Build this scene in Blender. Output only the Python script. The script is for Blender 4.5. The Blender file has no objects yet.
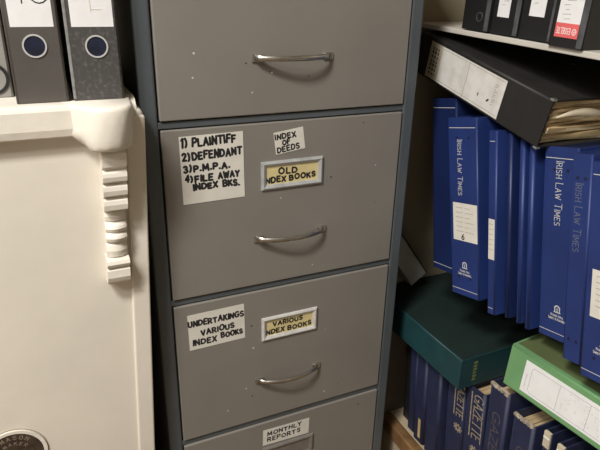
import bpy, bmesh, math, random
from mathutils import Matrix, Vector
random.seed(7)
PI = math.pi
SC = bpy.context.scene
COL = SC.collection

# ------------------------------------------------------------------ materials
def mat(name, col, rough=.6, metal=0., var=0., scale=30., bump=0., bscale=200., spec=.5, coat=0., col2=None, lo=.35, hi=.65, detail=4.):
    m = bpy.data.materials.new(name); m.use_nodes = True
    nt = m.node_tree; b = nt.nodes['Principled BSDF']
    b.inputs['Roughness'].default_value = rough
    b.inputs['Metallic'].default_value = metal
    b.inputs['Specular IOR Level'].default_value = spec
    b.inputs['Coat Weight'].default_value = coat
    c = (*col, 1)
    b.inputs['Base Color'].default_value = c
    tc = nt.nodes.new('ShaderNodeTexCoord')
    if var or col2:
        n = nt.nodes.new('ShaderNodeTexNoise'); n.inputs['Scale'].default_value = scale; n.inputs['Detail'].default_value = detail
        r = nt.nodes.new('ShaderNodeValToRGB')
        r.color_ramp.elements[0].position = lo; r.color_ramp.elements[1].position = hi
        c2 = col2 or tuple(min(1, v * (1 + var)) for v in col)
        c1 = col if col2 else tuple(v * (1 - var) for v in col)
        r.color_ramp.elements[0].color = (*c1, 1); r.color_ramp.elements[1].color = (*c2, 1)
        nt.links.new(tc.outputs['Object'], n.inputs['Vector'])
        nt.links.new(n.outputs['Fac'], r.inputs['Fac'])
        nt.links.new(r.outputs['Color'], b.inputs['Base Color'])
    if bump:
        n2 = nt.nodes.new('ShaderNodeTexNoise'); n2.inputs['Scale'].default_value = bscale; n2.inputs['Detail'].default_value = 3
        bp = nt.nodes.new('ShaderNodeBump'); bp.inputs['Strength'].default_value = bump; bp.inputs['Distance'].default_value = .002
        nt.links.new(tc.outputs['Object'], n2.inputs['Vector'])
        nt.links.new(n2.outputs['Fac'], bp.inputs['Height']); nt.links.new(bp.outputs['Normal'], b.inputs['Normal'])
    return m

M = {}
M['drawer'] = mat('drawer_paint', (.212, .196, .172), .42, var=.035, scale=9, bump=.04, bscale=260)
M['frame'] = mat('slate_paint', (.082, .096, .104), .38, var=.10, scale=7, bump=.03, bscale=200)
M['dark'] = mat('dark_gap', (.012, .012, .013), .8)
M['chrome'] = mat('nickel', (.55, .53, .49), .30, metal=1, var=.12, scale=60)
M['holder'] = mat('holder_metal', (.55, .57, .58), .4, metal=.55, var=.1, scale=80)
M['holder_old'] = mat('holder_aluminium', (.66, .65, .63), .5, metal=.35, var=.1, scale=80)
M['holder_taupe'] = mat('holder_empty', (.30, .28, .26), .4, metal=.6, var=.08, scale=80)
M['card'] = mat('yellow_card', (.64, .54, .27), .75, var=.05, scale=60)
M['paper'] = mat('paper', (.66, .63, .56), .8, var=.04, scale=40)
M['white'] = mat('white_label', (.78, .78, .78), .7, var=.03, scale=50)
M['ink'] = mat('marker_ink', (.012, .012, .014), .55)
M['pencil'] = mat('faded_ink', (.33, .32, .32), .8)
M['sepia'] = mat('sepia_ink', (.28, .22, .16), .8)
M['cream'] = mat('cream_paint', (.72, .668, .575), .45, var=.035, scale=6, bump=.3, bscale=30)
M['creamtop'] = mat('cream_paint_thick', (.74, .69, .60), .42, var=.04, scale=20, bump=.35, bscale=60)
M['brass'] = mat('dark_brass', (.075, .052, .038), .42, metal=.35, var=.3, scale=70, bump=.15, bscale=300)
M['brassletter'] = mat('worn_brass', (.30, .25, .19), .45, metal=.3)
M['marble'] = mat('marbled_paper', (.058, .055, .052), .6, col2=(.14, .133, .127), scale=190, lo=.5, hi=.8, detail=9)
M['plaincard'] = mat('grey_brown_card', (.082, .073, .065), .6, var=.06, scale=20)
M['greyfile'] = mat('grey_file', (.26, .245, .225), .45, var=.12, scale=14)
M['edgegrey'] = mat('rubbed_edge', (.24, .24, .235), .6, var=.3, scale=90)
M['navyvoid'] = mat('ring_hole_lining', (.006, .009, .026), .5, var=.5, scale=60)
M['black'] = mat('black_card', (.012, .0118, .012), .5, var=.15, scale=18)
M['blacktop'] = mat('black_scuffed', (.015, .0138, .013), .6, col2=(.024, .0215, .0195), scale=26, lo=.4, hi=.85)
M['blackedge'] = mat('black_edge_worn', (.075, .078, .085), .5, var=.3, scale=40)
M['oldpaper'] = mat('aged_label', (.56, .54, .50), .75, col2=(.68, .66, .62), scale=38, lo=.3, hi=.6)
M['oldpaper2'] = mat('aged_label_cream', (.50, .44, .32), .75, var=.08, scale=60)
M['pages'] = mat('aged_pages', (.66, .53, .33), .85, var=.18, scale=30)
M['pages2'] = mat('aged_pages_light', (.78, .66, .44), .85, var=.12, scale=30)
M['pages3'] = mat('aged_pages_brown', (.54, .40, .22), .85, var=.15, scale=30)
M['sleeve'] = mat('cream_sleeve', (.72, .63, .46), .45, var=.05, scale=50)
M['pale'] = mat('pale_pages', (.55, .52, .44), .85, var=.1, scale=80)
M['blue'] = mat('royal_blue_vinyl', (.014, .032, .145), .48, var=.12, scale=9, bump=.05, bscale=150)
M['navy'] = mat('navy_vinyl', (.008, .018, .08), .45, var=.12, scale=9, bump=.05, bscale=150)
M['silver'] = mat('silver_print', (.60, .60, .60), .5, metal=.15)
M['dimsilver'] = mat('faded_print', (.13, .15, .22), .5)
M['darkdot'] = mat('dark_rivet', (.010, .014, .040), .4)
M['buckram'] = mat('navy_buckram', (.016, .021, .058), .6, var=.15, scale=30, bump=.15, bscale=500)
M['gold'] = mat('dull_gilt', (.36, .30, .22), .5, metal=.2, var=.25, scale=120)
M['dimgold'] = mat('faded_gilt', (.085, .072, .072), .6)
M['fray'] = mat('frayed_cloth', (.36, .31, .24), .9, var=.4, scale=160)
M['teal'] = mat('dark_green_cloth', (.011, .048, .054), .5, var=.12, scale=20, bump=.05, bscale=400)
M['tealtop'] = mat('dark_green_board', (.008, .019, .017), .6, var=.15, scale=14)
M['gilt_green'] = mat('green_gilt', (.13, .16, .06), .5)
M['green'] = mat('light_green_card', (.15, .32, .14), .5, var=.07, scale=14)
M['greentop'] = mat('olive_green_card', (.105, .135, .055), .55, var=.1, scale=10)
M['shelf'] = mat('white_shelf', (.57, .54, .48), .45, var=.04, scale=12)
M['shelflow'] = mat('buff_board', (.42, .34, .23), .6, var=.08, scale=14)
M['wood'] = mat('brown_lipping', (.24, .135, .055), .5, col2=(.13, .07, .03), scale=28)
M['endshade'] = mat('shaded_olive_board', (.10, .085, .058), .6, var=.1, scale=14)  # wall tone darkened, with the shade beside the cabinet put into the colour
M['red'] = mat('label_red', (.72, .13, .13), .6, var=.04, scale=50)
M['pinkwhite'] = mat('label_reversed_print', (.84, .62, .60), .6)
M['manila'] = mat('manila_card', (.50, .36, .17), .75, var=.06, scale=20)
M['folder'] = mat('pale_grey_folder', (.36, .355, .34), .6, var=.06, scale=20)
M['wall'] = mat('buff_wall', (.33, .285, .20), .75, var=.05, scale=5, bump=.1, bscale=60)
M['roomwall'] = mat('room_wall', (.40, .385, .355), .8, var=.03, scale=4)
M['ceil'] = mat('ceiling_white', (.62, .60, .57), .85, var=.02, scale=4)
M['floor'] = mat('brown_carpet', (.17, .115, .07), .95, var=.25, scale=150, bump=.3, bscale=400)
M['eyelet'] = mat('pale_eyelet', (.62, .62, .61), .4, metal=.3)
M['steel'] = mat('steel_clip', (.62, .62, .60), .3, metal=.9)

# ------------------------------------------------------------------ mesh helpers
def obj(name, bm, mats, parent=None, smooth=False, kind=None):
    me = bpy.data.meshes.new(name)
    bmesh.ops.recalc_face_normals(bm, faces=bm.faces[:]) if not getattr(bm, 'keep', False) and not smooth == 'text' else None
    bm.to_mesh(me); bm.free()
    for m in (mats if isinstance(mats, (list, tuple)) else [mats]): me.materials.append(m)
    if smooth is True:
        for p in me.polygons: p.use_smooth = True
    o = bpy.data.objects.new(name, me); COL.objects.link(o)
    if parent: o.parent = parent
    if kind: o['kind'] = kind
    return o

def thing(name, label, cat, mtx=None, group=None):
    e = bpy.data.objects.new(name, None); COL.objects.link(e); e.empty_display_size = .05
    if mtx is not None:
        e.location = mtx.to_translation(); e.rotation_euler = mtx.to_euler()
    e['label'] = label; e['category'] = cat
    if group: e['group'] = group
    return e

def box(bm, x0, x1, y0, y1, z0, z1, bev=0., seg=2, mi=0, mtx=None):
    t = bmesh.new()
    bmesh.ops.create_cube(t, size=1)
    for v in t.verts:
        v.co = Vector(((x0 + x1) / 2 + v.co.x * (x1 - x0), (y0 + y1) / 2 + v.co.y * (y1 - y0), (z0 + z1) / 2 + v.co.z * (z1 - z0)))
    if bev: bmesh.ops.bevel(t, geom=t.edges[:], offset=bev, segments=seg, affect='EDGES', profile=.5)
    if mtx: bmesh.ops.transform(t, matrix=mtx, verts=t.verts[:])
    bmesh.ops.recalc_face_normals(t, faces=t.faces[:])
    for f in t.faces: f.material_index = mi
    merge(bm, t)

def merge(bm, t):
    vm = {v: bm.verts.new(v.co) for v in t.verts}
    for f in t.faces:
        try:
            g = bm.faces.new([vm[v] for v in f.verts]); g.material_index = f.material_index; g.smooth = f.smooth
        except ValueError: pass
    t.free()

def extrude_poly(bm, pts, fn, a0, a1, mi=0):
    """pts: 2D outline; fn(u, v, a) -> 3D; prism between a0 and a1"""
    lo = [bm.verts.new(fn(u, v, a0)) for u, v in pts]; hi = [bm.verts.new(fn(u, v, a1)) for u, v in pts]
    n = len(pts)
    for i in range(n):
        f = bm.faces.new([lo[i], lo[(i + 1) % n], hi[(i + 1) % n], hi[i]]); f.material_index = mi
    for ring in (lo, hi):
        f = bm.faces.new(ring); f.material_index = mi

def sweep(bm, path, prof, up, mi=0):
    """sweep a closed 2D profile (u across, v along 'up') along a path of Vectors"""
    rings = []
    for i, P in enumerate(path):
        a = path[max(0, i - 1)]; b = path[min(len(path) - 1, i + 1)]
        tdir = (b - a).normalized(); side = tdir.cross(up).normalized(); k = prof(i / (len(path) - 1)) if callable(prof) else prof
        rings.append([bm.verts.new(P + side * u + up * v) for u, v in k])
    n = len(rings[0])
    for r, s in zip(rings, rings[1:]):
        for i in range(n):
            f = bm.faces.new([r[i], r[(i + 1) % n], s[(i + 1) % n], s[i]]); f.material_index = mi; f.smooth = True
    for r in (rings[0], rings[-1]):
        f = bm.faces.new(r); f.material_index = mi

def ring(bm, c, ex, ey, n, r0, r1, h0, h1, mi=0, seg=40):
    """annulus (r0 may be 0 for a disc) raised from h0 to h1 along n"""
    def circ(r, h): return [bm.verts.new(c + ex * (r * math.cos(2 * PI * i / seg)) + ey * (r * math.sin(2 * PI * i / seg)) + n * h) for i in range(seg)]
    loops = [circ(r1, h0), circ(r1, h1)]
    if r0: loops += [circ(r0, h1), circ(r0, h0)]
    for a, b in zip(loops, loops[1:]):
        for i in range(seg):
            f = bm.faces.new([a[i], a[(i + 1) % seg], b[(i + 1) % seg], b[i]]); f.material_index = mi
    if not r0:
        f = bm.faces.new(loops[-1]); f.material_index = mi

# ------------------------------------------------------------------ stroke lettering
def arc(cx, cy, rx, ry, a0, a1, n=10):
    return [(cx + rx * math.cos(math.radians(a0 + (a1 - a0) * i / n)), cy + ry * math.sin(math.radians(a0 + (a1 - a0) * i / n))) for i in range(n + 1)]
G = {
 'A': [[(0, 0), (.33, 1), (.66, 0)], [(.12, .36), (.54, .36)]],
 'B': [[(0, 0), (0, 1)], [(0, 1), (.32, 1)] + arc(.32, .76, .22, .24, 90, -90, 6) + [(0, .52)], [(.32, .52)] + arc(.34, .26, .26, .26, 90, -90, 6) + [(0, 0)]],
 'C': [arc(.36, .5, .36, .5, 50, 310)],
 'D': [[(0, 0), (0, 1)], [(0, 1), (.2, 1)] + arc(.22, .5, .42, .5, 90, -90) + [(0, 0)]],
 'E': [[(.5, 1), (0, 1), (0, 0), (.52, 0)], [(0, .52), (.42, .52)]],
 'F': [[(.5, 1), (0, 1), (0, 0)], [(0, .52), (.42, .52)]],
 'G': [arc(.38, .5, .38, .5, 50, 340) + [(.74, .45), (.46, .45)]],
 'H': [[(0, 0), (0, 1)], [(.58, 0), (.58, 1)], [(0, .52), (.58, .52)]],
 'I': [[(0, 0), (0, 1)]],
 'J': [[(.4, 1), (.4, .25)] + arc(.2, .22, .2, .22, 0, -170, 6)],
 'K': [[(0, 0), (0, 1)], [(.52, 1), (.02, .45)], [(.2, .6), (.56, 0)]],
 'L': [[(0, 1), (0, 0), (.48, 0)]],
 'M': [[(0, 0), (.06, 1), (.38, .25), (.7, 1), (.76, 0)]],
 'N': [[(0, 0), (0, 1), (.58, 0), (.58, 1)]],
 'O': [arc(.37, .5, .37, .5, 90, 450, 16)],
 'P': [[(0, 0), (0, 1)], [(0, 1), (.3, 1)] + arc(.3, .73, .26, .27, 90, -90, 6) + [(0, .46)]],
 'R': [[(0, 0), (0, 1)], [(0, 1), (.3, 1)] + arc(.3, .74, .25, .26, 90, -90, 6) + [(0, .48)], [(.26, .48), (.58, 0)]],
 'S': [arc(.27, .75, .25, .25, 30, 270, 8) + arc(.27, .25, .27, .25, 90, -150, 8)],
 'T': [[(0, 1), (.62, 1)], [(.31, 1), (.31, 0)]],
 'U': [[(0, 1), (0, .3)] + arc(.29, .3, .29, .3, 180, 360, 8) + [(.58, 1)]],
 'V': [[(0, 1), (.31, 0), (.62, 1)]],
 'W': [[(0, 1), (.22, 0), (.45, .8), (.68, 0), (.9, 1)]],
 'X': [[(0, 1), (.56, 0)], [(.56, 1), (0, 0)]],
 'Y': [[(0, 1), (.3, .5), (.6, 1)], [(.3, .5), (.3, 0)]],
 'Z': [[(0, 1), (.56, 1), (0, 0), (.58, 0)]],
 '&': [[(.62, 0), (.12, .72)] + arc(.28, .82, .17, .18, 200, -20, 6) + [(.05, .32)] + arc(.24, .2, .22, .2, 160, 300, 6) + [(.62, .42)]],
 '1': [[(0, .8), (.16, 1), (.16, 0)]],
 '2': [arc(.25, .74, .25, .26, 170, -30, 8) + [(0, 0), (.52, 0)]],
 '3': [arc(.22, .76, .24, .24, 150, -90, 8) + arc(.22, .26, .28, .26, 90, -150, 8)],
 '4': [[(.36, 0), (.36, 1), (0, .34), (.52, .34)]],
 '6': [[(.4, 1)] + arc(.27, .28, .27, .28, 150, -210, 14)],
 ')': [arc(-.1, .5, .3, .6, 60, -60, 8)],
 '.': [[(0, .02), (.05, .02)]],
 '-': [[(0, .5), (.35, .5)]],
}
def ribbon(bm, pts, w, put, mi, caps=True):
    """flat ribbon of width w along 2D pts with round ends; put(x, y, lift) -> 3D"""
    for (x0, y0), (x1, y1) in zip(pts, pts[1:]):
        L = math.hypot(x1 - x0, y1 - y0)
        if L < 1e-7: continue
        ux, uy = (x1 - x0) / L, (y1 - y0) / L; h = w / 2
        out = []
        a = math.atan2(uy, ux)
        for k in range(5): out.append((x1 + h * math.cos(a - PI / 2 + k * PI / 4), y1 + h * math.sin(a - PI / 2 + k * PI / 4)))
        for k in range(5): out.append((x0 + h * math.cos(a + PI / 2 + k * PI / 4), y0 + h * math.sin(a + PI / 2 + k * PI / 4)))
        ribbon.n += 1
        lift = (ribbon.n % 7) * 8e-6
        f = bm.faces.new([bm.verts.new(put(x, y, lift)) for x, y in out]); f.material_index = mi
ribbon.n = 0
def width_of(s, gap=.22, small=1.):
    x = 0
    for ch in s:
        if ch == ' ': x += .45; continue
        k = small if ch.islower() else 1.
        g = G[ch.upper()]; x += k * max(max(p[0] for p in st) for st in g) + gap
    return x - gap
def letters(bm, s, put, x, y, length, height, w, mi, jit=0., serif=0., small=1., gap=.22, slant=0., slope=0.):
    """write s from (x, y), baseline along +x, squeezed to the given length and cap height"""
    k = length / width_of(s, gap, small); cx = x
    for ch in s:
        if ch == ' ': cx += .45 * k; continue
        q = small if ch.islower() else 1.
        g = G[ch.upper()]; dy = random.uniform(-jit, jit) * height; ro = random.uniform(-jit, jit) * .7; sc = 1 + random.uniform(-jit, jit)
        for st in g:
            P = []
            for (u, v) in st:
                u2 = u * q * k; v2 = v * q * height * sc
                u2, v2 = u2 + (slant + ro) * v2, v2 + dy
                P.append((cx + u2, y + v2 + (cx + u2 - x) * slope))
            ribbon(bm, P, w, put, mi)
            if serif:
                for (u, v), pp in ((st[0], P[0]), (st[-1], P[-1])):
                    if v in (0, 1): ribbon(bm, [(pp[0] - serif * k * q, pp[1]), (pp[0] + serif * k * q, pp[1])], w * .6, put, mi)
        cx += k * (q * max(max(p[0] for p in st) for st in g) + gap)

# ------------------------------------------------------------------ camera (recovered from the cabinet's edges)
cam = bpy.data.cameras.new('camera'); co = bpy.data.objects.new('camera', cam); COL.objects.link(co)
r0 = Vector((.909665, -.414841, .020412)); r1 = Vector((-.144413, -.361984, -.92093)); r2 = Vector((.389429, .83479, -.389192))
rm = Matrix((r0, -r1, -r2)).transposed().to_4x4()
co.matrix_world = Matrix.Translation((-.13129, -.81538, 1.16802)) @ rm
cam.sensor_width = 36; cam.lens = 573.326 / 600 * 36; cam.clip_start = .02
SC.camera = co

# ------------------------------------------------------------------ room
def struct(name, m, *boxes):
    bm = bmesh.new()
    for b in boxes: box(bm, *b)
    o = obj(name, bm, m); o['kind'] = 'structure'; return o
struct('floor', M['floor'], (-2.3, 1.05, -3.2, .8, -.1, 0))
struct('ceiling', M['ceil'], (-2.3, 1.05, -3.2, .8, 2.6, 2.7))
struct('wall_back', M['wall'], (-2.3, .475, .68, .8, 0, 2.6), (.475, 1.05, .155, .8, 0, 2.6))
struct('wall_right', M['wall'], (.93, 1.05, -3.2, .155, 0, 2.6))
struct('wall_left', M['roomwall'], (-2.4, -2.3, -3.2, .8, 0, 2.6))
struct('wall_front', M['roomwall'], (-2.3, .93, -3.3, -3.2, 0, 2.6))

# ------------------------------------------------------------------ filing cabinet
W, D, S = .462, .60, .0244
cab = thing('filing_cabinet', 'tall grey-brown steel four drawer filing cabinet with slate grey frame', 'filing cabinet')
bm = bmesh.new()
box(bm, 0, S - .001, 0, D, 0, 1.30, .0035, 3)
box(bm, W - S + .001, W, 0, D, 0, 1.30, .0035, 3)
box(bm, S - .002, W - S + .002, .001, D, 1.266, 1.30, .001)
box(bm, S - .002, W - S + .002, .004, D, .02, .100, .001)
box(bm, S - .002, W - S + .002, D - .01, D, .02, 1.29)
PITCH, Z1, GAP = .29239, .98198, .01335
for k in range(3):
    zt = Z1 - k * PITCH
    box(bm, S - .002, W - S + .002, .0015, .03, zt - GAP + .0018, zt - .0018, .001)
obj('body', bm, M['frame'], cab)
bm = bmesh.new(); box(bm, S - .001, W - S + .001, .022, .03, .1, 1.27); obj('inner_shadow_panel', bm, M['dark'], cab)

def strap(t):   # bow handle cross-section, wider at the ends
    h = .0038 if .08 < t < .92 else .0052; w = .0014
    return [(-w, -h), (w, -h), (w * 1.3, 0), (w, h), (-w, h), (-w * 1.3, 0)]
def front_put(cx, cz, w, h, ang, y):
    ca, sa = math.cos(math.radians(ang)), math.sin(math.radians(ang))
    def put(u, v, lift=0.):      # u to the right 0..w, v down from the top 0..-h
        a, b = u - w / 2, v + h / 2
        return Vector((cx + a * ca - b * sa, y - lift, cz + a * sa + b * ca))
    return put
def paper_label(name, parent, cx, cz, w, h, ang, lines, m='paper', y=-.0021, ink='ink', pen=.0016, label=None):
    bm = bmesh.new(); th = .0004
    put = front_put(cx, cz, w, h, ang, y)
    q = [(0, 0), (w, 0), (w, -h), (0, -h)]
    a = [bm.verts.new(put(u, v, 0)) for u, v in q]; b = [bm.verts.new(put(u, v, th)) for u, v in q]
    bm.faces.new(b[::-1])
    for i in range(4): bm.faces.new([a[i], a[(i + 1) % 4], b[(i + 1) % 4], b[i]])
    for (s, u0, u1, vb, hh, sl) in lines:   # fractions: start, end, baseline (down), cap height, slope
        letters(bm, s, lambda x, yy, l: put(x, yy, th + .00008 + l), u0 * w, -vb * h, (u1 - u0) * w, hh * h, pen, 1, jit=.09, slope=sl, gap=.34)
    o = obj(name, bm, [M[m], M[ink]], parent)
    if label: o['label'] = label
    return o

dr = {}
for k in range(4):
    zb = Z1 - k * PITCH; zt = zb + PITCH - GAP
    bm = bmesh.new(); box(bm, S + .0012, W - S - .0012, -.0018, .0215, zb, zt, .0018, 3)
    if k == 0:   # scuffs: a scratch and small chips in the paint
        box(bm, .03, .06, -.00195, -.0017, 1.2135, 1.2142, mi=1, mtx=Matrix.Translation((.0, 0, 0)) @ Matrix.Translation((.045, 0, 1.214)) @ Matrix.Rotation(-.45, 4, 'Y') @ Matrix.Translation((-.045, 0, -1.214)))
    rr = random.Random(20 + k)
    for _ in range(9):
        x, z = rr.uniform(.04, .42), rr.uniform(zb + .01, zt - .01); s = rr.uniform(.0006, .0014)
        box(bm, x - s, x + s, -.0019, -.0017, z - s, z + s, mi=rr.choice((1, 2)))
    d = obj('drawer', bm, [M['drawer'], M['dark'], M['paper']], cab); dr[k] = d
# bow handles
for k in range(3):
    zc = (1.0655, .7760, .4885)[k]
    xl, xr = .170, .291
    path = []
    for i in range(25):
        t = i / 24; y = -.0036 - .0185 * math.sin(PI * t) ** .6
        path.append(Vector((xl + (xr - xl) * t, y, zc)))
    bm = bmesh.new(); sweep(bm, path, strap, Vector((0, 0, 1)))
    box(bm, xl - .006, xl + .010, -.0045, -.0016, zc - .0055, zc + .0055, .001)
    box(bm, xr - .010, xr + .006, -.0045, -.0016, zc - .0055, zc + .0055, .001)
    obj('handle', bm, M['chrome'], dr[k])
# label holders
def holder(parent, cx, cz, w, h, m, rim=.0085, label=None, slot=True):
    bm = bmesh.new()
    def P(x, z, y): return bm.verts.new((cx + x, y, cz + z))
    rings = []
    for ins, y in ((0, -.0018), (.0007, -.0046), (rim * .45, -.0062), (rim, -.0034), (rim + .0002, -.0022)):
        a, b = w / 2 - ins, h / 2 - ins
        rings.append([P(-a, -b, y), P(a, -b, y), P(a, b, y), P(-a, b, y)])
    for r, s in zip(rings, rings[1:]):
        for i in range(4): bm.faces.new([r[i], r[(i + 1) % 4], s[(i + 1) % 4], s[i]])
    o = obj('label_holder', bm, m, parent)
    if label: o['label'] = label
holder(dr[1], .2325, .883, .1091, .0476, M['holder'])
holder(dr[2], .2318, .5965, .1091, .0476, M['holder_old'])
holder(dr[3], .2320, .2985, .1110, .0476, M['holder_taupe'], label='empty metal label holder')
bm = bmesh.new(); box(bm, .18, .284, -.0024, -.0019, .279, .318); obj('holder_backing', bm, M['holder_taupe'], dr[3])
paper_label('label_card', dr[1], .2325, .883, .095, .034, 0, [('OLD', .25, .58, .45, .27, .0), ('INDEX BOOKS', -.02, .93, .86, .24, .03)], 'card', pen=.0030, y=-.0019, label='yellow card reading OLD INDEX BOOKS')
paper_label('label_card', dr[2], .2318, .5965, .095, .034, 0, [('VARIOUS', .16, .76, .42, .23, .02), ('INDEX BOOKS', -.01, .95, .87, .24, .02)], 'card', pen=.0028, y=-.0019, label='yellow card reading VARIOUS INDEX BOOKS')
# taped paper labels
paper_label('paper_label', dr[1], .1004, .9059, .0984, .1055, .63, [
    ('1)', .03, .11, .155, .12, 0), ('PLAINTIFF', .20, .87, .145, .105, 0), ('2)', .04, .14, .345, .11, 0), ('DEFENDANT', .19, .965, .335, .105, 0),
    ('3)', .05, .15, .52, .09, 0), ('P.M.P.A.', .20, .76, .515, .085, 0), ('4)', .06, .16, .665, .085, 0), ('FILE', .21, .48, .675, .085, 0), ('AWAY', .58, .91, .67, .085, 0),
    ('INDEX', .18, .55, .795, .08, 0), ('BKS.', .65, .91, .80, .085, 0)], pen=.0035, label='white paper listing PLAINTIFF, DEFENDANT, P.M.P.A., FILE AWAY INDEX BKS.')
paper_label('paper_label', dr[1], .2266, .9373, .0508, .0357, 7.4, [('INDEX', .04, .72, .33, .21, -.03), ('OF', .26, .50, .62, .19, .05), ('DEEDS', .06, .80, .93, .23, .0)], pen=.0025, label='small tilted white paper reading INDEX OF DEEDS')
paper_label('paper_label', dr[2], .0961, .6232, .0990, .0689, .76, [('UNDERTAKINGS', .01, .98, .33, .14, .0), ('VARIOUS', .22, .80, .63, .14, .02), ('INDEX', .07, .47, .87, .14, -.01), ('BOOKS', .57, .95, .83, .13, 0)], pen=.0032, label='white paper reading UNDERTAKINGS VARIOUS INDEX BOOKS')
paper_label('paper_label', dr[3], .2281, .3463, .0991, .0376, -1.3, [('MONTHLY', .10, .82, .40, .24, .03), ('REPORTS', .10, .80, .80, .24, .03)], pen=.0025, label='white paper reading MONTHLY REPORTS')

# ------------------------------------------------------------------ cream safe
TS = math.tan(math.radians(3.05))
safe = thing('safe', 'old cream painted iron safe with moulded cornice and carved corbel', 'safe')
def shear(bm):
    for v in bm.verts: v.co.x += (v.co.z - .98) * TS if v.co.z < .98 else (v.co.z - .98) * TS
YF = -.03
bm = bmesh.new(); box(bm, -.66, -.001, YF, .50, .0, 1.009, .011, 4); shear(bm)
obj('body', bm, M['cream'], safe)
bm = bmesh.new(); box(bm, -.61, -.0272, YF - .0008, YF + .01, .07, .985, .0003, 1); shear(bm)
door = obj('door', bm, M['cream'], safe)
bm = bmesh.new(); box(bm, -.0275, -.001, YF - .0055, YF + .02, .03, 1.0, .0028, 3); shear(bm)
obj('stile', bm, M['cream'], safe)
# cornice: profile in (depth, height) run along x, top slab over the body
prof = [(YF + .53, 1.006), (YF + .53, 1.022), (YF - .002, 1.022), (YF - .010, 1.0215), (YF - .015, 1.019), (YF - .017, 1.015), (YF - .018, .992), (YF - .016, .983), (YF - .012, .9805), (YF - .006, .9795), (YF + .004, .9795), (YF + .004, 1.006)]
bm = bmesh.new(); extrude_poly(bm, prof, lambda u, v, a: Vector((a, u, v)), -.67, -.004 - .030); shear(bm)
# right-hand run of the cornice, kept back over the stile
prof2 = [(YF + .53, 1.006), (YF + .53, 1.022), (YF + .03, 1.022), (YF + .018, 1.019), (YF + .008, 1.012), (YF + .003, 1.004)]
t = bmesh.new(); extrude_poly(t, prof2, lambda u, v, a: Vector((a, u, v)), -.036, -.010); shear(t); merge(bm, t)
obj('cornice', bm, M['creamtop'], safe)
# corner block with a bowed front
bm = bmesh.new()
outl = [(-.104, YF + .006), (-.097, YF - .015), (-.089, YF - .021), (-.081, YF - .033), (-.071, YF - .047), (-.058, YF - .053), (-.042, YF - .053), (-.030, YF - .047), (-.0225, YF - .036), (-.019, YF - .018), (-.019, YF + .012)]
rows = [(1.0222, .90), (1.0205, .97), (1.016, 1.0), (.995, 1.0), (.985, .995), (.975, .98), (.968, .95), (.9655, .88)]
cx, cy = -.058, YF + .0
loops = []
for z, k in rows:
    L = []
    for (x, y) in outl:
        if x < -.078 and z < .98: x = -.078 + (x + .078) * max(.05, (z - .9655) / (.98 - .9655)) ** 1.4
        L.append(bm.verts.new((cx + (x - cx) * (k if y < YF else 1), YF + .012 + (y - YF - .012) * k, z)))
    loops.append(L)
for a, b in zip(loops, loops[1:]):
    for i in range(len(a) - 1): bm.faces.new([a[i], a[i + 1], b[i + 1], b[i]]).smooth = True
bm.faces.new(loops[0]); bm.faces.new(loops[-1])
bmesh.ops.subdivide_edges(bm, edges=bm.edges[:], cuts=1, smooth=.4)
rr = random.Random(3)
for v in bm.verts: v.co += Vector((rr.uniform(-.0004, .0004), rr.uniform(-.0005, .0005), rr.uniform(-.0003, .0003)))
shear(bm); obj('corner_block', bm, M['creamtop'], safe, smooth=True)
# corbel: ribbed side profile extruded across
H0, H1 = .967, .764
cp = []
def add(t, d): cp.append((YF - d, H0 + (H1 - H0) * t))
add(0, .034)
for t0, t1, d in ((.02, .135, .034), (.15, .235, .033), (.245, .335, .0305), (.345, .44, .028)):
    add(t0, d - .005); add(t0 + .018, d); add((t0 + t1) / 2, d + .0012); add(t1 - .012, d); add(t1, d - .0045)
for t0, t1, d in ((.45, .535, .019), (.545, .61, .0225), (.615, .68, .0235), (.69, .80, .0200)):
    add(t0, d - .004); add(t0 + .014, d - .001); add((t0 + t1) / 2, d + .001); add(t1 - .01, d - .001); add(t1, d - .004)
add(.812, .024); add(.835, .026); add(.858, .024); add(.865, .0185); add(.885, .023); add(.94, .024); add(.975, .0215); add(.985, .017); add(1.0, .016)
pts = cp + [(YF + .002, H1), (YF + .002, H0)]
bm = bmesh.new()
n = 9
wid = []
xs0, xs1 = -.0625, -.0315
for i, (y, z) in enumerate(cp):
    t = (H0 - z) / (H0 - H1)
    g = 0 if t < .45 or t > .8 else .0015
    wid.append((xs0 + g, xs1 - g))
rings = []
for (y, z), (a, b) in zip(cp, wid):
    t = (H0 - z) / (H0 - H1); bow = .006 if .45 < t < .81 else .0
    rings.append([bm.verts.new((a, YF + .002, z))] + [bm.verts.new((a + (b - a) * i / n, y + bow * (2 * i / n - 1) ** 2, z)) for i in range(n + 1)] + [bm.verts.new((b, YF + .002, z))])
for a, b in zip(rings, rings[1:]):
    for i in range(len(a) - 1): bm.faces.new([a[i], a[i + 1], b[i + 1], b[i]])
bm.faces.new(rings[0]); bm.faces.new(rings[-1])
shear(bm)
# soft fillet strip of paint down the left of the corbel
obj('corbel', bm, M['creamtop'], safe)
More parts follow.
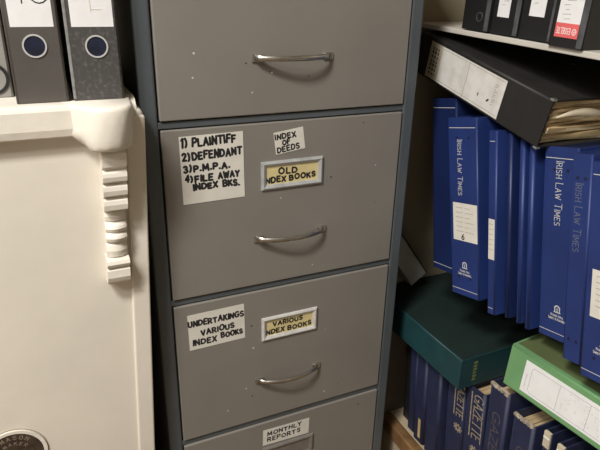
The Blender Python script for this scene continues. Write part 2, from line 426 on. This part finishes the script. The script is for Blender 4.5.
# round maker's plate
bm = bmesh.new()
C = Vector((-.2365, YF - .0008, .4955)); EX, EZ, NY = Vector((1, 0, 0)), Vector((0, 0, 1)), Vector((0, -1, 0))
ring(bm, C, EX, EZ, NY, .0405, .0458, 0, .0028)
plate = obj('maker_plate', bm, M['creamtop'], safe)
bm = bmesh.new(); ring(bm, C, EX, EZ, NY, .0464, .0475, 0, .0003); obj('score_line', bm, M['sepia'], plate)
bm = bmesh.new()
ring(bm, C, EX, EZ, NY, 0, .0405, 0, .0018)
ring(bm, C, EX, EZ, NY, .0268, .0276, .0018, .0023)
def arc_text(s, R, a0, step, h, w):
    for i, ch in enumerate(s):
        a = math.radians(a0 - i * step)
        er = EX * math.cos(a) + EZ * math.sin(a); et = EX * math.sin(a) - EZ * math.cos(a)
        if ch == ' ': continue
        ww = width_of(ch)
        letters(bm, ch, lambda x, y, l: C + er * (R + y) + et * x + NY * (.0021 + l), -h * .33, 0, h * .66 if ch != 'I' else .001, h, w, 1)
arc_text('MASON', .0298, 114, 15.5, .0068, .0012)
arc_text('MAKER', .0195, 120, 20, .0055, .0009)
obj('lettered_disc', bm, [M['brass'], M['brassletter']], plate)

# ------------------------------------------------------------------ files and books
def pose(x, y, z, lean=0., yaw=0., tilt=0.):
    R = Matrix.Rotation(math.radians(yaw), 4, 'Z') @ Matrix.Rotation(math.radians(lean), 4, 'X') @ Matrix.Rotation(math.radians(tilt), 4, 'Y')
    return Matrix.Translation((x, y, z)) @ R
# local frame of every file: s runs along -y, t is up z, d runs along +x; its spine is the plane d = 0
def loc(s, t, d): return Vector((d, -s, t))
def u_cover(bm, span, length, depth, th, r, lying, mi=0):
    """U-shaped cover: two boards and a spine with rounded corners. span = distance between boards."""
    n = 5; out = [(0, depth), (0, r)]
    out += [(r - r * math.cos(PI / 2 * i / n), r - r * math.sin(PI / 2 * i / n)) for i in range(1, n + 1)]
    out += [(span - r + r * math.sin(PI / 2 * i / n), r - r * math.cos(PI / 2 * i / n)) for i in range(n + 1)] + [(span, depth)]
    q = max(r - th, .0004)
    inn = [(th, depth), (th, th + q)] + [(th + q - q * math.cos(PI / 2 * i / n), th + q - q * math.sin(PI / 2 * i / n)) for i in range(1, n + 1)]
    inn += [(span - th - q + q * math.sin(PI / 2 * i / n), th + q - q * math.cos(PI / 2 * i / n)) for i in range(n + 1)] + [(span - th, depth)]
    def P(a, b, c): return loc(c, a, b) if lying else loc(a, c, b)
    V = [[bm.verts.new(P(a, b, c)) for a, b in seq] for c in (0, length) for seq in (out, inn)]
    o0, i0, o1, i1 = V; m = len(out)
    def F(vs):
        f = bm.faces.new(vs); f.material_index = mi; return f
    for k in range(m - 1):
        F([o0[k], o0[k + 1], o1[k + 1], o1[k]]).smooth = 1 < k < m - 3 and k != m // 2 - 1
        F([i0[k], i0[k + 1], i1[k + 1], i1[k]])
        F([o0[k], o0[k + 1], i0[k + 1], i0[k]]); F([o1[k], o1[k + 1], i1[k + 1], i1[k]])
    for e in (0, m - 1): F([o0[e], o1[e], i1[e], i0[e]])
def page_block(bm, span, length, depth, th, lying, nl=10, jit=.004, mats=1, seed=0):
    rr = random.Random(seed); a = th + .001; aw = (span - 2 * th - .002) / nl
    for k in range(nl):
        j0, j1, j2 = rr.uniform(0, jit), rr.uniform(0, jit), rr.uniform(0, jit)
        a0, a1 = a + k * aw, a + (k + rr.uniform(.75, .97)) * aw
        if lying: x = (.012, depth - .006 - j2, -(length - .004 - j1), -(.004 + j0), a0, a1)
        else: x = (.012, depth - .006 - j2, -a1, -a0, .006 + j0, length - .010 - j1)
        box(bm, *x, mi=rr.randrange(mats))
def spine_rect(bm, s0, s1, t0, t1, lift=.0003, mi=0):
    box(bm, -lift, .0002, -s1, -s0, t0, t1, mi=mi)
def down_put(s_base, t_top, lift=.0005):      # text reading down the spine; letter tops towards +s (near side)
    return lambda x, y, l: loc(s_base + y, t_top - x, -(lift + l))
def right_put(s0, t0, lift=.0005, flip=False):             # ordinary horizontal text on the spine
    if flip: return lambda x, y, l: loc(s0 - x, t0 - y, -(lift + l))
    return lambda x, y, l: loc(s0 + x, t0 + y, -(lift + l))

def finger_ring(parent, s, t, r, mrim='eyelet', inner=.86):
    bm = bmesh.new()
    ring(bm, loc(s, t, 0), Vector((0, -1, 0)), Vector((0, 0, 1)), Vector((-1, 0, 0)), r * inner, r, 0, .0012, 0)
    ring(bm, loc(s, t, 0), Vector((0, -1, 0)), Vector((0, 0, 1)), Vector((-1, 0, 0)), 0, r * inner, 0, .0004, 1)
    return obj('finger_ring', bm, [M[mrim], M['navyvoid' if mrim == 'eyelet' else 'greyfile']], parent)

# --- lever arch files standing on the safe (spines face the camera: yaw turns -x to -y)
def safe_file(label, X, Y, w, cov, yaw=90., z=1.0228, h=.318, group=None, d=.28):
    e = thing('lever_arch_file', label, 'file', pose(X, Y, z, 0, yaw), group)
    bm = bmesh.new(); u_cover(bm, w, h, d, .0028, .003, False); obj('cover', bm, cov, e)
    bm = bmesh.new(); page_block(bm, w, h, d, .003, False, 8, seed=int(X * 1000)); obj('page_block', bm, M['pale'], e)
    return e
# with yaw 90 the local s axis (-y) runs along +x
f1 = safe_file('plain grey-brown lever arch file on the safe with handwriting on its label', -.1520, -.024, .061, M['plaincard'], yaw=90)
finger_ring(f1, .0300, .068, .0138)
bm = bmesh.new(); spine_rect(bm, .0065, .0545, .0900, .235)
letters(bm, '1O', right_put(.018, .1165), 0, 0, .036, .03, .0014, 1)
obj('spine_label', bm, [M['white'], M['ink']], f1)
f2 = safe_file('marbled grey lever arch file on the safe, pressed against the filing cabinet', -.0850, -.024, .0625, M['marble'], yaw=89)
finger_ring(f2, .0345, .066, .0138)
bm = bmesh.new(); spine_rect(bm, .0075, .0575, .0895, .235); spine_rect(bm, .031, .0322, .108, .125, .0006, 1); spine_rect(bm, .0325, .045, .1095, .1105, .0006, 1)
obj('spine_label', bm, [M['white'], M['paper']], f2)
bm = bmesh.new(); box(bm, -.0006, .0010, -.0032, .0004, .002, .316, .0005); obj('rubbed_edge', bm, M['edgegrey'], f2)
f3 = safe_file('pale grey file with big black finger ring, set further back on the safe', -.2350, .030, .080, M['greyfile'], yaw=90, d=.22)
finger_ring(f3, .0575, .0235, .0205, 'ink', .80)

# --- bookcase
bc = thing('bookcase', 'pale open bookcase along the right wall holding rows of files', 'bookcase')
TILT = math.radians(1.9)
def shelf(x0, ztop, th, y0=-1.15, y1=.153, m='shelf', slope=0.):
    bm = bmesh.new(); box(bm, x0, .925, y0, y1, ztop - th, ztop, .0012)
    if slope:
        for v in bm.verts: v.co.z += (v.co.y - 0) * math.tan(slope)
    return obj('shelf', bm, M[m], bc)
shelf(.557, 1.0985, .0085, slope=TILT)
shelf(.675, .645, .022)
sh = shelf(.536, .228, .03, m='shelflow')
bm = bmesh.new(); box(bm, .512, .536, -1.15, .153, .190, .2285, .003); o = obj('shelf_lipping', bm, M['wood'], sh)
bm = bmesh.new(); box(bm, .520, .536, -1.15, .153, .0, .190); obj('plinth', bm, M['shelflow'], bc)
bm = bmesh.new(); box(bm, .516, .9, .079, .153, .2285, .466); obj('end_panel', bm, M['endshade'], bc)  # its dark colour carries the painted shade behind the cabinet's edge
bm = bmesh.new(); box(bm, .905, .925, -1.15, .153, .0, 1.9); obj('back_panel', bm, M['wall'], bc)
bm = bmesh.new(); box(bm, .56, .925, -1.17, -1.15, .0, 1.9); obj('side_panel', bm, M['shelf'], bc)

# --- royal blue law report binders leaning on the middle shelf
H = .314
def logo(bm, s, t, k=1., mi=0):
    put = right_put(s, t)
    ribbon(bm, [(-.006 * k, 0), (.006 * k, 0)], .0016 * k, put, mi)
    for dx in (-.0045, 0, .0045): ribbon(bm, [(dx * k, .0005), (dx * k, .0065 * k)], .0018 * k, put, mi)
    ribbon(bm, [(a * k, b * k) for a, b in arc(0, .0065, .0048, .0042, 0, 180, 8)], .0022 * k, put, mi)
    letters(bm, 'Round Hall', right_put(s - .012 * k, t - .0075 * k), 0, 0, .024 * k, .0036 * k, .0007, mi, small=.8)
    letters(bm, 'Sweet & Maxwell', right_put(s - .0165 * k, t - .0135 * k), 0, 0, .033 * k, .0038 * k, .0007, mi, small=.8)
def blue(label, X, Y, w, lean, yaw=0., cov='blue', z=.645, h=H, title=None, dim=False, logo_s=None, lab=None, group='blue law report binders leaning on the middle shelf', rr=.004, dep=.272, lines=True, tt=None):
    e = thing('ring_binder', label, 'binder', pose(X, Y, z, lean, yaw), group)
    bm = bmesh.new(); u_cover(bm, w, h, dep, .0026, rr, False); obj('cover', bm, M[cov], e)
    bm = bmesh.new(); page_block(bm, w, h, dep, .003, False, 5, seed=int(-Y * 1e4)); obj('page_block', bm, M['pale'], e)
    pr = M['dimsilver' if dim else 'silver']
    if title is not None:
        s0, tl, ln, ch = title
        bm = bmesh.new(); letters(bm, 'Irish Law Times', down_put(s0, tl), 0, 0, ln, ch, .0010 if not dim else .0010, 0, serif=.11, small=.78)
        obj('spine_lettering', bm, pr, e)
    if logo_s: bm = bmesh.new(); logo(bm, logo_s[0], logo_s[1]); obj('publisher_mark', bm, pr, e)
    if lines:
        for yy in (.011, h - .017):
            bm = bmesh.new(); ribbon(bm, [(.004, 0), (w - .004, 0)], .0011, right_put(0, yy), 0); obj('spine_rule', bm, pr, e)
    if lab:
        s0, s1, t0, t1, six = lab
        bm = bmesh.new(); spine_rect(bm, s0, s1, t0, t1)
        for k in range(6):
            tt_ = t1 - (k + 1) * (t1 - t0) * .125
            for a, b in ((.12, .42), (.5, .85 if k % 2 else .7)): ribbon(bm, [(a * (s1 - s0), 0), (b * (s1 - s0), .0)], .0007, right_put(s0, tt_), 1)
        if six: letters(bm, '6', right_put(s0 + (s1 - s0) * .36, t0 + .003), 0, 0, .0055, .009, .0022, 2)
        obj('spine_label', bm, [M['paper'], M['sepia'], M['ink']], e)
    if cov == 'blue' and (logo_s or title):
        for s, t in ((w * .3, .034), (w * .7, .034), (w * .32, h - .034), (w * .72, h - .034)):
            bm = bmesh.new(); ring(bm, loc(s, t, 0), Vector((0, -1, 0)), Vector((0, 0, 1)), Vector((-1, 0, 0)), 0, .0024, 0, .0005, seg=14)
            obj('rivet', bm, M['darkdot'], e)
    return e
blue('navy blue binder farthest along the middle shelf, nearest the buff wall', .5535, .0125, .070, -10.5, cov='navy', h=.332)
blue('royal blue binder with silver title and a cream label numbered 6', .5240, -.0855, .0700, -12.2, yaw=3, title=(.0235, .280, .096, .0115), logo_s=(.036, .052), lab=(.009, .0680, .102, .170, True), h=.318, rr=.0025)
blue('slim blue binder showing a narrow cream label strip beside the binder numbered 6', .5330, -.1700, .0190, -11.2, lab=(.0025, .0165, .098, .168, False), rr=.003)
blue('thin dark blue binder just nearer than the one with the narrow label strip', .5500, -.1930, .0100, -11, cov='navy', rr=.004, lines=False)
blue('middle one of the three thin untitled blue binders on the middle shelf', .5560, -.2130, .0110, -11, h=.308, rr=.0045, lines=False)
blue('thin untitled blue binder leaning against the titled binder below the old page edges', .5560, -.2330, .0110, -11, h=.306, rr=.0045, lines=False)
blue('royal blue binder with silver title directly below the page edges of the black file', .5700, -.2510, .062, -10.8, h=.306, title=(.024, .284, .098, .0130), logo_s=(.037, .046), rr=.0025)
blue('royal blue binder with a faded dark title beside the silver titled one', .5510, -.3185, .0335, -10.6, title=(.009, .272, .10, .0125), dim=True, lines=False, rr=.003)
blue('royal blue binder with a cream label, nearest of the leaning row', .5420, -.3580, .078, -10.4, logo_s=(.038, .056), lab=(.012, .074, .095, .165, False))

# --- big black lever arch file lying on the binders
L, T, DP = .338, .076, .285
bk = thing('lever_arch_file', 'big scuffed black lever arch file lying flat on top of the blue binders', 'file', pose(.5452, .1285, 1.0155, 11.8, -.5, .3))
bm = bmesh.new(); u_cover(bm, T, L, DP, .003, .0035, True); obj('cover', bm, M['blacktop'], bk)
bm = bmesh.new()
rr = random.Random(5)
nl = 15; y0 = .004
z = .0045; hgt = (T - .009) / nl
for k in range(nl):
    x0, x1 = .010, DP - .006 - rr.uniform(0, .006); s1 = L - .001 - rr.uniform(0, .007); th = hgt * rr.uniform(.82, .99)
    # each bundle of sheets gets a wavy near edge
    n = 12; top = []; 
    for i in range(n + 1):
        x = x0 + (x1 - x0) * i / n; wv = .0016 * math.sin(i * .9 + k * 1.7) * (1 if 2 < k < nl - 2 else .3)
        e1 = s1 - .002 * math.sin(i * .7 + k)
        q = [loc(y0, z + wv, x), loc(e1, z + wv, x), loc(e1, z + th + wv, x), loc(y0, z + th + wv, x)]
        top.append([bm.verts.new(p) for p in q])
    for a, b in zip(top, top[1:]):
        for i in range(4):
            f = bm.faces.new([a[i], a[(i + 1) % 4], b[(i + 1) % 4], b[i]]); f.material_index = k % 3
    for a in (top[0], top[-1]): bm.faces.new(a)
    z += hgt
obj('page_block', bm, [M['pages'], M['pages2'], M['pages3']], bk)
bm = bmesh.new()   # bulging cream sleeve among the pages
n = 16; rows = []
for i in range(n + 1):
    x = .02 + .20 * i / n; b = math.sin(PI * min(1, i / 10)) if i < 10 else 0.12
    b = max(b, .12)
    rows.append([bm.verts.new(loc(L + .0005 - .002 * abs(j - 2), .047 + (j - 2) * .0045 * b + .003 * math.sin(i * .5), x)) for j in range(5)])
for a, b in zip(rows, rows[1:]):
    for j in range(4): bm.faces.new([a[j], a[j + 1], b[j + 1], b[j]]).smooth = True
obj('plastic_sleeve', bm, M['sleeve'], bk)
bm = bmesh.new()   # spine label
spine_rect(bm, .036, .243, .005, .069, .0004, 0); spine_rect(bm, .036, .072, .005, .069, .0005, 1)
spine_rect(bm, .1495, .1502, .006, .068, .0006, 2)
for tt_ in (.009, .0655): spine_rect(bm, .076, .239, tt_, tt_ + .0005, .0006, 2)
for k, s in enumerate((.044, .052, .060)):
    for j in range(7): spine_rect(bm, s, s + .004 - (k == 2) * .001, .012 + j * .0075, .012 + j * .0075 + .0035 + (j % 3) * .001, .0006, 3)
for j in range(9): ribbon(bm, [(0, 0), (.004 + .002 * (j % 3), .0015 * (j % 2))], .0008, right_put(.221, .022 + j * .0042, .0007), 2)
ribbon(bm, [(0, 0), (.003, .003)], .003, right_put(.211, .024, .0007), 3); ribbon(bm, [(0, 0), (.0005, .004)], .002, right_put(.187, .0245, .0007), 3)
obj('spine_label', bm, [M['oldpaper'], M['oldpaper2'], M['sepia'], M['ink']], bk)
for t in (.0, T):
    bm = bmesh.new(); box(bm, -.0012, .007, -(L + .0012), -(L - .006), t - .0018, t + .0018, .0008); obj('metal_corner', bm, M['steel'], bk)
for (x, s) in ((.18, .20), (.20, .26)):
    bm = bmesh.new(); ring(bm, loc(s, T, x), Vector((1, 0, 0)), Vector((0, -1, 0)), Vector((0, 0, 1)), .003, .0055, 0, .0012, seg=20); obj('eyelet', bm, M['ink'], bk)

# --- upper shelf: black files upside down
def top_file(label, X, Y, w, lab=None, redlab=False, ring_at=None, cov='black', d=.285, h=.318, z=1.1005):
    zz = z + Y * math.tan(TILT)
    e = thing('lever_arch_file', label, 'file', pose(X, Y, zz, 1.9), 'black files on the top shelf')
    bm = bmesh.new(); u_cover(bm, w, h, d, .003, .003, False); obj('cover', bm, M[cov], e)
    bm = bmesh.new(); page_block(bm, w, h, d, .0035, False, 6, seed=int(w * 1e5)); obj('page_block', bm, M['pale'], e)
    bm = bmesh.new(); box(bm, -.0006, .0012, -w + .001, -w + .010, .001, h - .001, .0005); obj('rubbed_edge', bm, M['blackedge'], e)
    if lab:
        s0, s1, t0 = lab
        bm = bmesh.new(); spine_rect(bm, s0, s1, t0, t0 + .16)
        for k in range(8): ribbon(bm, [(0, 0), (.006 + .004 * (k % 3), .001)], .0007, right_put(s0 + .008 + .004 * (k % 2), t0 + .018 + .006 * k), 1)
        if redlab:
            spine_rect(bm, s0, s1, t0, t0 + .019, .0005, 2)
            letters(bm, 'ESSELTE', right_put(s0 + .0265, t0 + .0125, .0007, True), 0, 0, .0235, .0075, .0013, 3)
            put = right_put(s0 + .0335, t0 + .0085, .0007)
            ribbon(bm, arc(0, 0, .0032, .0038, 0, 360, 14), .0014, put, 3); ribbon(bm, [(-.002, 0), (.002, 0)], .001, put, 3); ribbon(bm, [(0, -.002), (0, .002)], .001, put, 3)
            spine_rect(bm, s0, s1, t0 + .050, t0 + .0504, .0005, 1)
        obj('spine_label', bm, [M['white'], M['pencil'], M['red'], M['pinkwhite']], e)
    if ring_at: 
        bm = bmesh.new(); ring(bm, loc(*ring_at, 0), Vector((0, -1, 0)), Vector((0, 0, 1)), Vector((-1, 0, 0)), .0062, .0075, 0, .001, seg=24); obj('finger_ring', bm, M['blackedge'], e)
top_file('black file without a label, farthest on the top shelf', .560, .0235, .066, ring_at=(.043, .022))
top_file('black file with a narrow white label, second from the far end of the top shelf', .563, -.0435, .062, lab=(.013, .039, .026))
top_file('black file next to the one with the red banded label, top shelf', .563, -.1065, .070, lab=(.017, .047, .033))
top_file('black file with a white and red label, nearest on the top shelf', .552, -.1790, .060, lab=(.009, .049, .013), redlab=True, z=1.099)
mf = thing('manila_folder', 'tan manila folder standing behind the farthest black file on the top shelf', 'folder', pose(.580, .045, 1.1005 + .045 * math.tan(TILT) + .003, 1.9))
bm = bmesh.new(); u_cover(bm, .016, .30, .24, .0012, .002, False); obj('cover', bm, M['manila'], mf)
bm = bmesh.new(); page_block(bm, .016, .30, .24, .0014, False, 3, seed=9); obj('page_block', bm, M['pale'], mf)

# --- dark green book lying under the shelf
dg = thing('ledger', 'dark green cloth ledger lying below the blue binders, beside the filing cabinet', 'book', pose(.5092, .1475, .4679, -.4, .6))
bm = bmesh.new(); u_cover(bm, .065, .30, .27, .003, .002, True); 
box(bm, .003, .268, -.2995, -.296, .001, .064); obj('cover', bm, M['teal'], dg)
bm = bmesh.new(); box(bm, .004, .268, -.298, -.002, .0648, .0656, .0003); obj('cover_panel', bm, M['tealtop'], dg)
bm = bmesh.new(); page_block(bm, .065, .294, .27, .0035, True, 6, seed=4); obj('page_block', bm, M['pale'], dg)
bm = bmesh.new()
for k in range(6): box(bm, .031, .0385 + .001 * (k % 2), -.3003, -.2994, .012 + k * .0075, .0165 + k * .0075)
obj('gilt_mark', bm, M['gilt_green'], dg)
# --- light green lever arch file lying
lg = thing('lever_arch_file', 'light green lever arch file with long white label lying on the navy volumes', 'file', pose(.5430, -.2250, .5285, 1.2, 8.0, 2.5))
LT = .083
bm = bmesh.new(); u_cover(bm, LT, .32, .285, .003, .0035, True); obj('cover', bm, M['green'], lg)
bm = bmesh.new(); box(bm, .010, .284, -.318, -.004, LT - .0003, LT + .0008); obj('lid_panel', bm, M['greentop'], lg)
bm = bmesh.new(); page_block(bm, LT, .32, .285, .0035, True, 7, seed=6); obj('page_block', bm, M['pale'], lg)
bm = bmesh.new()
spine_rect(bm, .032, .225, .011, .071, .0004, 0)
def frame_line(pts): ribbon(bm, pts, .0006, right_put(0, 0, .0006), 1)
a0, a1, b0, b1, c = .046, .218, .016, .064, .004
frame_line([(a1, b0), (a0 + c, b0), (a0, b0 + c), (a0, b1 - c), (a0 + c, b1), (a1, b1), (a1, b0)])
frame_line([(.098, b0), (.098, b1)]); frame_line([(.150, b0), (.150, b1)])
rr = random.Random(8)
for _ in range(46):
    s, t = rr.uniform(.105, .215), rr.uniform(.02, .06); ribbon(bm, [(s, t), (s + rr.uniform(-.003, .004), t + rr.uniform(.001, .004))], .0004, right_put(0, 0, .0006), 1)
for j in range(12): ribbon(bm, [(.038, .022 + j * .0022), (.0395, .022 + j * .0022)], .0008, right_put(0, 0, .0006), 1)
obj('spine_label', bm, [M['white'], M['pencil']], lg)
bm = bmesh.new(); ring(bm, loc(.197, LT, .050), Vector((1, 0, 0)), Vector((0, -1, 0)), Vector((0, 0, 1)), 0, .0028, 0, .0028, seg=14); obj('stud', bm, M['white'], lg)

# --- bottom shelf: bound volumes
def volume(label, X, Y, w, h, lean, cov='buckram', text=None, crest=None, dim=False, cap=None, bar=True, group='navy volumes on the bottom shelf', z=.2285, strip=None, dep=.21, clip=False, name='bound_volume', cat='book'):
    e = thing(name, label, cat, pose(X, Y, z, lean), group)
    bm = bmesh.new(); u_cover(bm, w, h, dep, .003, min(.006, w * .3), False); obj('cover', bm, M[cov], e)
    bm = bmesh.new(); page_block(bm, w, h - .006, dep, .0035, False, 4, seed=int(h * 1e4) + int(w * 1e4)); obj('page_block', bm, M['pages3'], e)
    g = 'dimgold' if dim else 'gold'
    if text:
        s0, ttop, ln, ch = text
        bm = bmesh.new(); letters(bm, 'GAZETTE', down_put(s0, ttop), 0, 0, ln, ch, .0024, 0, serif=.14, gap=.2, slant=.12 if dim else 0)
        obj('gilt_lettering', bm, M[g], e)
        if bar: bm = bmesh.new(); ribbon(bm, [(0, 0), (ln, 0)], .0032, down_put(s0 - .0075, ttop), 0); obj('gilt_rule', bm, M[g], e)
        if crest:
            bm = bmesh.new(); put = right_put(s0 + ch * .4, ttop - ln - .026)
            for a in range(0, 360, 40): ribbon(bm, [(.0045 * math.cos(math.radians(a)), .0045 * math.sin(math.radians(a))), (.011 * math.cos(math.radians(a)), .009 * math.sin(math.radians(a)))], .0035, put, 0)
            ribbon(bm, arc(0, 0, .005, .005, 0, 360, 10), .003, put, 0)
            obj('gilt_crest', bm, M[g], e)
    if cap:
        bm = bmesh.new(); rr = random.Random(int(w * 1e4))
        n = 14
        for i in range(n):
            s = .002 + (w - .004) * i / n; box(bm, -.0012, .004, -(s + (w - .004) / n), -s, h - cap * rr.uniform(.5, 1), h + .0006 + rr.uniform(0, .0012))
        obj('frayed_cap', bm, M['fray'], e)
    if strip:
        bm = bmesh.new(); spine_rect(bm, *strip, .0005); obj('spine_label', bm, M['manila'], e)
    if clip:
        bm = bmesh.new(); box(bm, -.0015, .004, -w + .001, -.001, h - .030, h + .001, .0008); box(bm, -.002, .004, -w + .0012, -.0012, h - .012, h - .009, .0004, mi=1); obj('worn_spine_top', bm, [M['oldpaper2'], M['white']], e)
    return e
volume('black slim volume at the far end of the bottom shelf', .5550, .059, .029, .225, -3.5, cov='black', z=.2285)
volume('dark navy volume second from the far end of the bottom shelf', .5430, .022, .028, .222, -4.5)
volume('navy volume with a narrow buff strip down its spine, on the bottom shelf', .5370, -.010, .036, .220, -4.8, strip=(.018, .026, .012, .060))
volume('plain thin navy volume standing between the strip-labelled one and the gilt lettered ones', .5370, -.0500, .044, .230, -5)
volume('navy volume whose gilt word is largely hidden by the dark green ledger above', .5500, -.1000, .0520, .232, -5, text=(.0325, .220, .078, .0185), crest=True)
volume('navy volume showing nearly all of a large gilt word, beside the frayed one', .5500, -.1550, .0510, .236, -5, text=(.0250, .226, .098, .0240), crest=True)
volume('navy volume with faded lettering and frayed top edge under the light green file', .5420, -.2130, .0470, .287, -3, text=(.016, .235, .15, .0185), dim=True, cap=.006, bar=False)
volume('navy volume with rubbed top and faint letters, directly below the white label', .5480, -.2680, .048, .260, -3, cap=.005, text=(.019, .205, .14, .015), dim=True, bar=False)
volume('thin navy volume with a pale worn spine top, beside the rubbed one', .5560, -.3290, .015, .268, -3, clip=True)
volume('thin navy volume with a pale worn spine top, nearest the photo corner', .5520, -.3600, .015, .268, -3, clip=True)
volume('dark navy volume at the near end of the bottom shelf', .5700, -.3840, .050, .256, -2)

# --- pale folder wedged beside the cabinet
pf = thing('folder', 'pale grey folder wedged at a slant between the filing cabinet and the back wall', 'folder',
           Matrix.Translation((.609, .098, .578)) @ Matrix.Rotation(math.radians(-36), 4, 'Y'))
bm = bmesh.new(); box(bm, -.046, 0, 0, .003, 0, .145, .001); box(bm, -.003, 0, 0, .05, 0, .145, .001); box(bm, -.046, -.043, 0, .05, 0, .145, .001); obj('cover', bm, M['folder'], pf)
bm = bmesh.new(); box(bm, -.042, -.004, .004, .048, .002, .143); obj('page_block', bm, M['pale'], pf)
bm = bmesh.new(); box(bm, .0, .0015, -.0005, .050, -.0005, .145); obj('dark_binding', bm, M['dark'], pf)
# ------------------------------------------------------------------ lights
def area(name, loc_, sx, sy, power, col=(1, .975, .94), rot=(0, 0, 0)):
    l = bpy.data.lights.new(name, 'AREA'); l.shape = 'RECTANGLE'; l.size = sx; l.size_y = sy; l.energy = power; l.color = col
    o = bpy.data.objects.new(name, l); COL.objects.link(o); o.location = loc_; o.rotation_euler = rot; return o
area('ceiling_light', (-.95, -.88, 2.55), .62, .26, 62)
area('ceiling_light', (-1.8, -1.25, 2.55), .62, .26, 34)
w = bpy.data.worlds.new('world'); SC.world = w; w.use_nodes = True
w.node_tree.nodes['Background'].inputs['Color'].default_value = (.5, .5, .5, 1); w.node_tree.nodes['Background'].inputs['Strength'].default_value = .2
SC.view_settings.view_transform = 'Standard'; SC.view_settings.look = 'None'; SC.view_settings.exposure = .1; SC.view_settings.gamma = 1
SC.cycles.max_bounces = 8
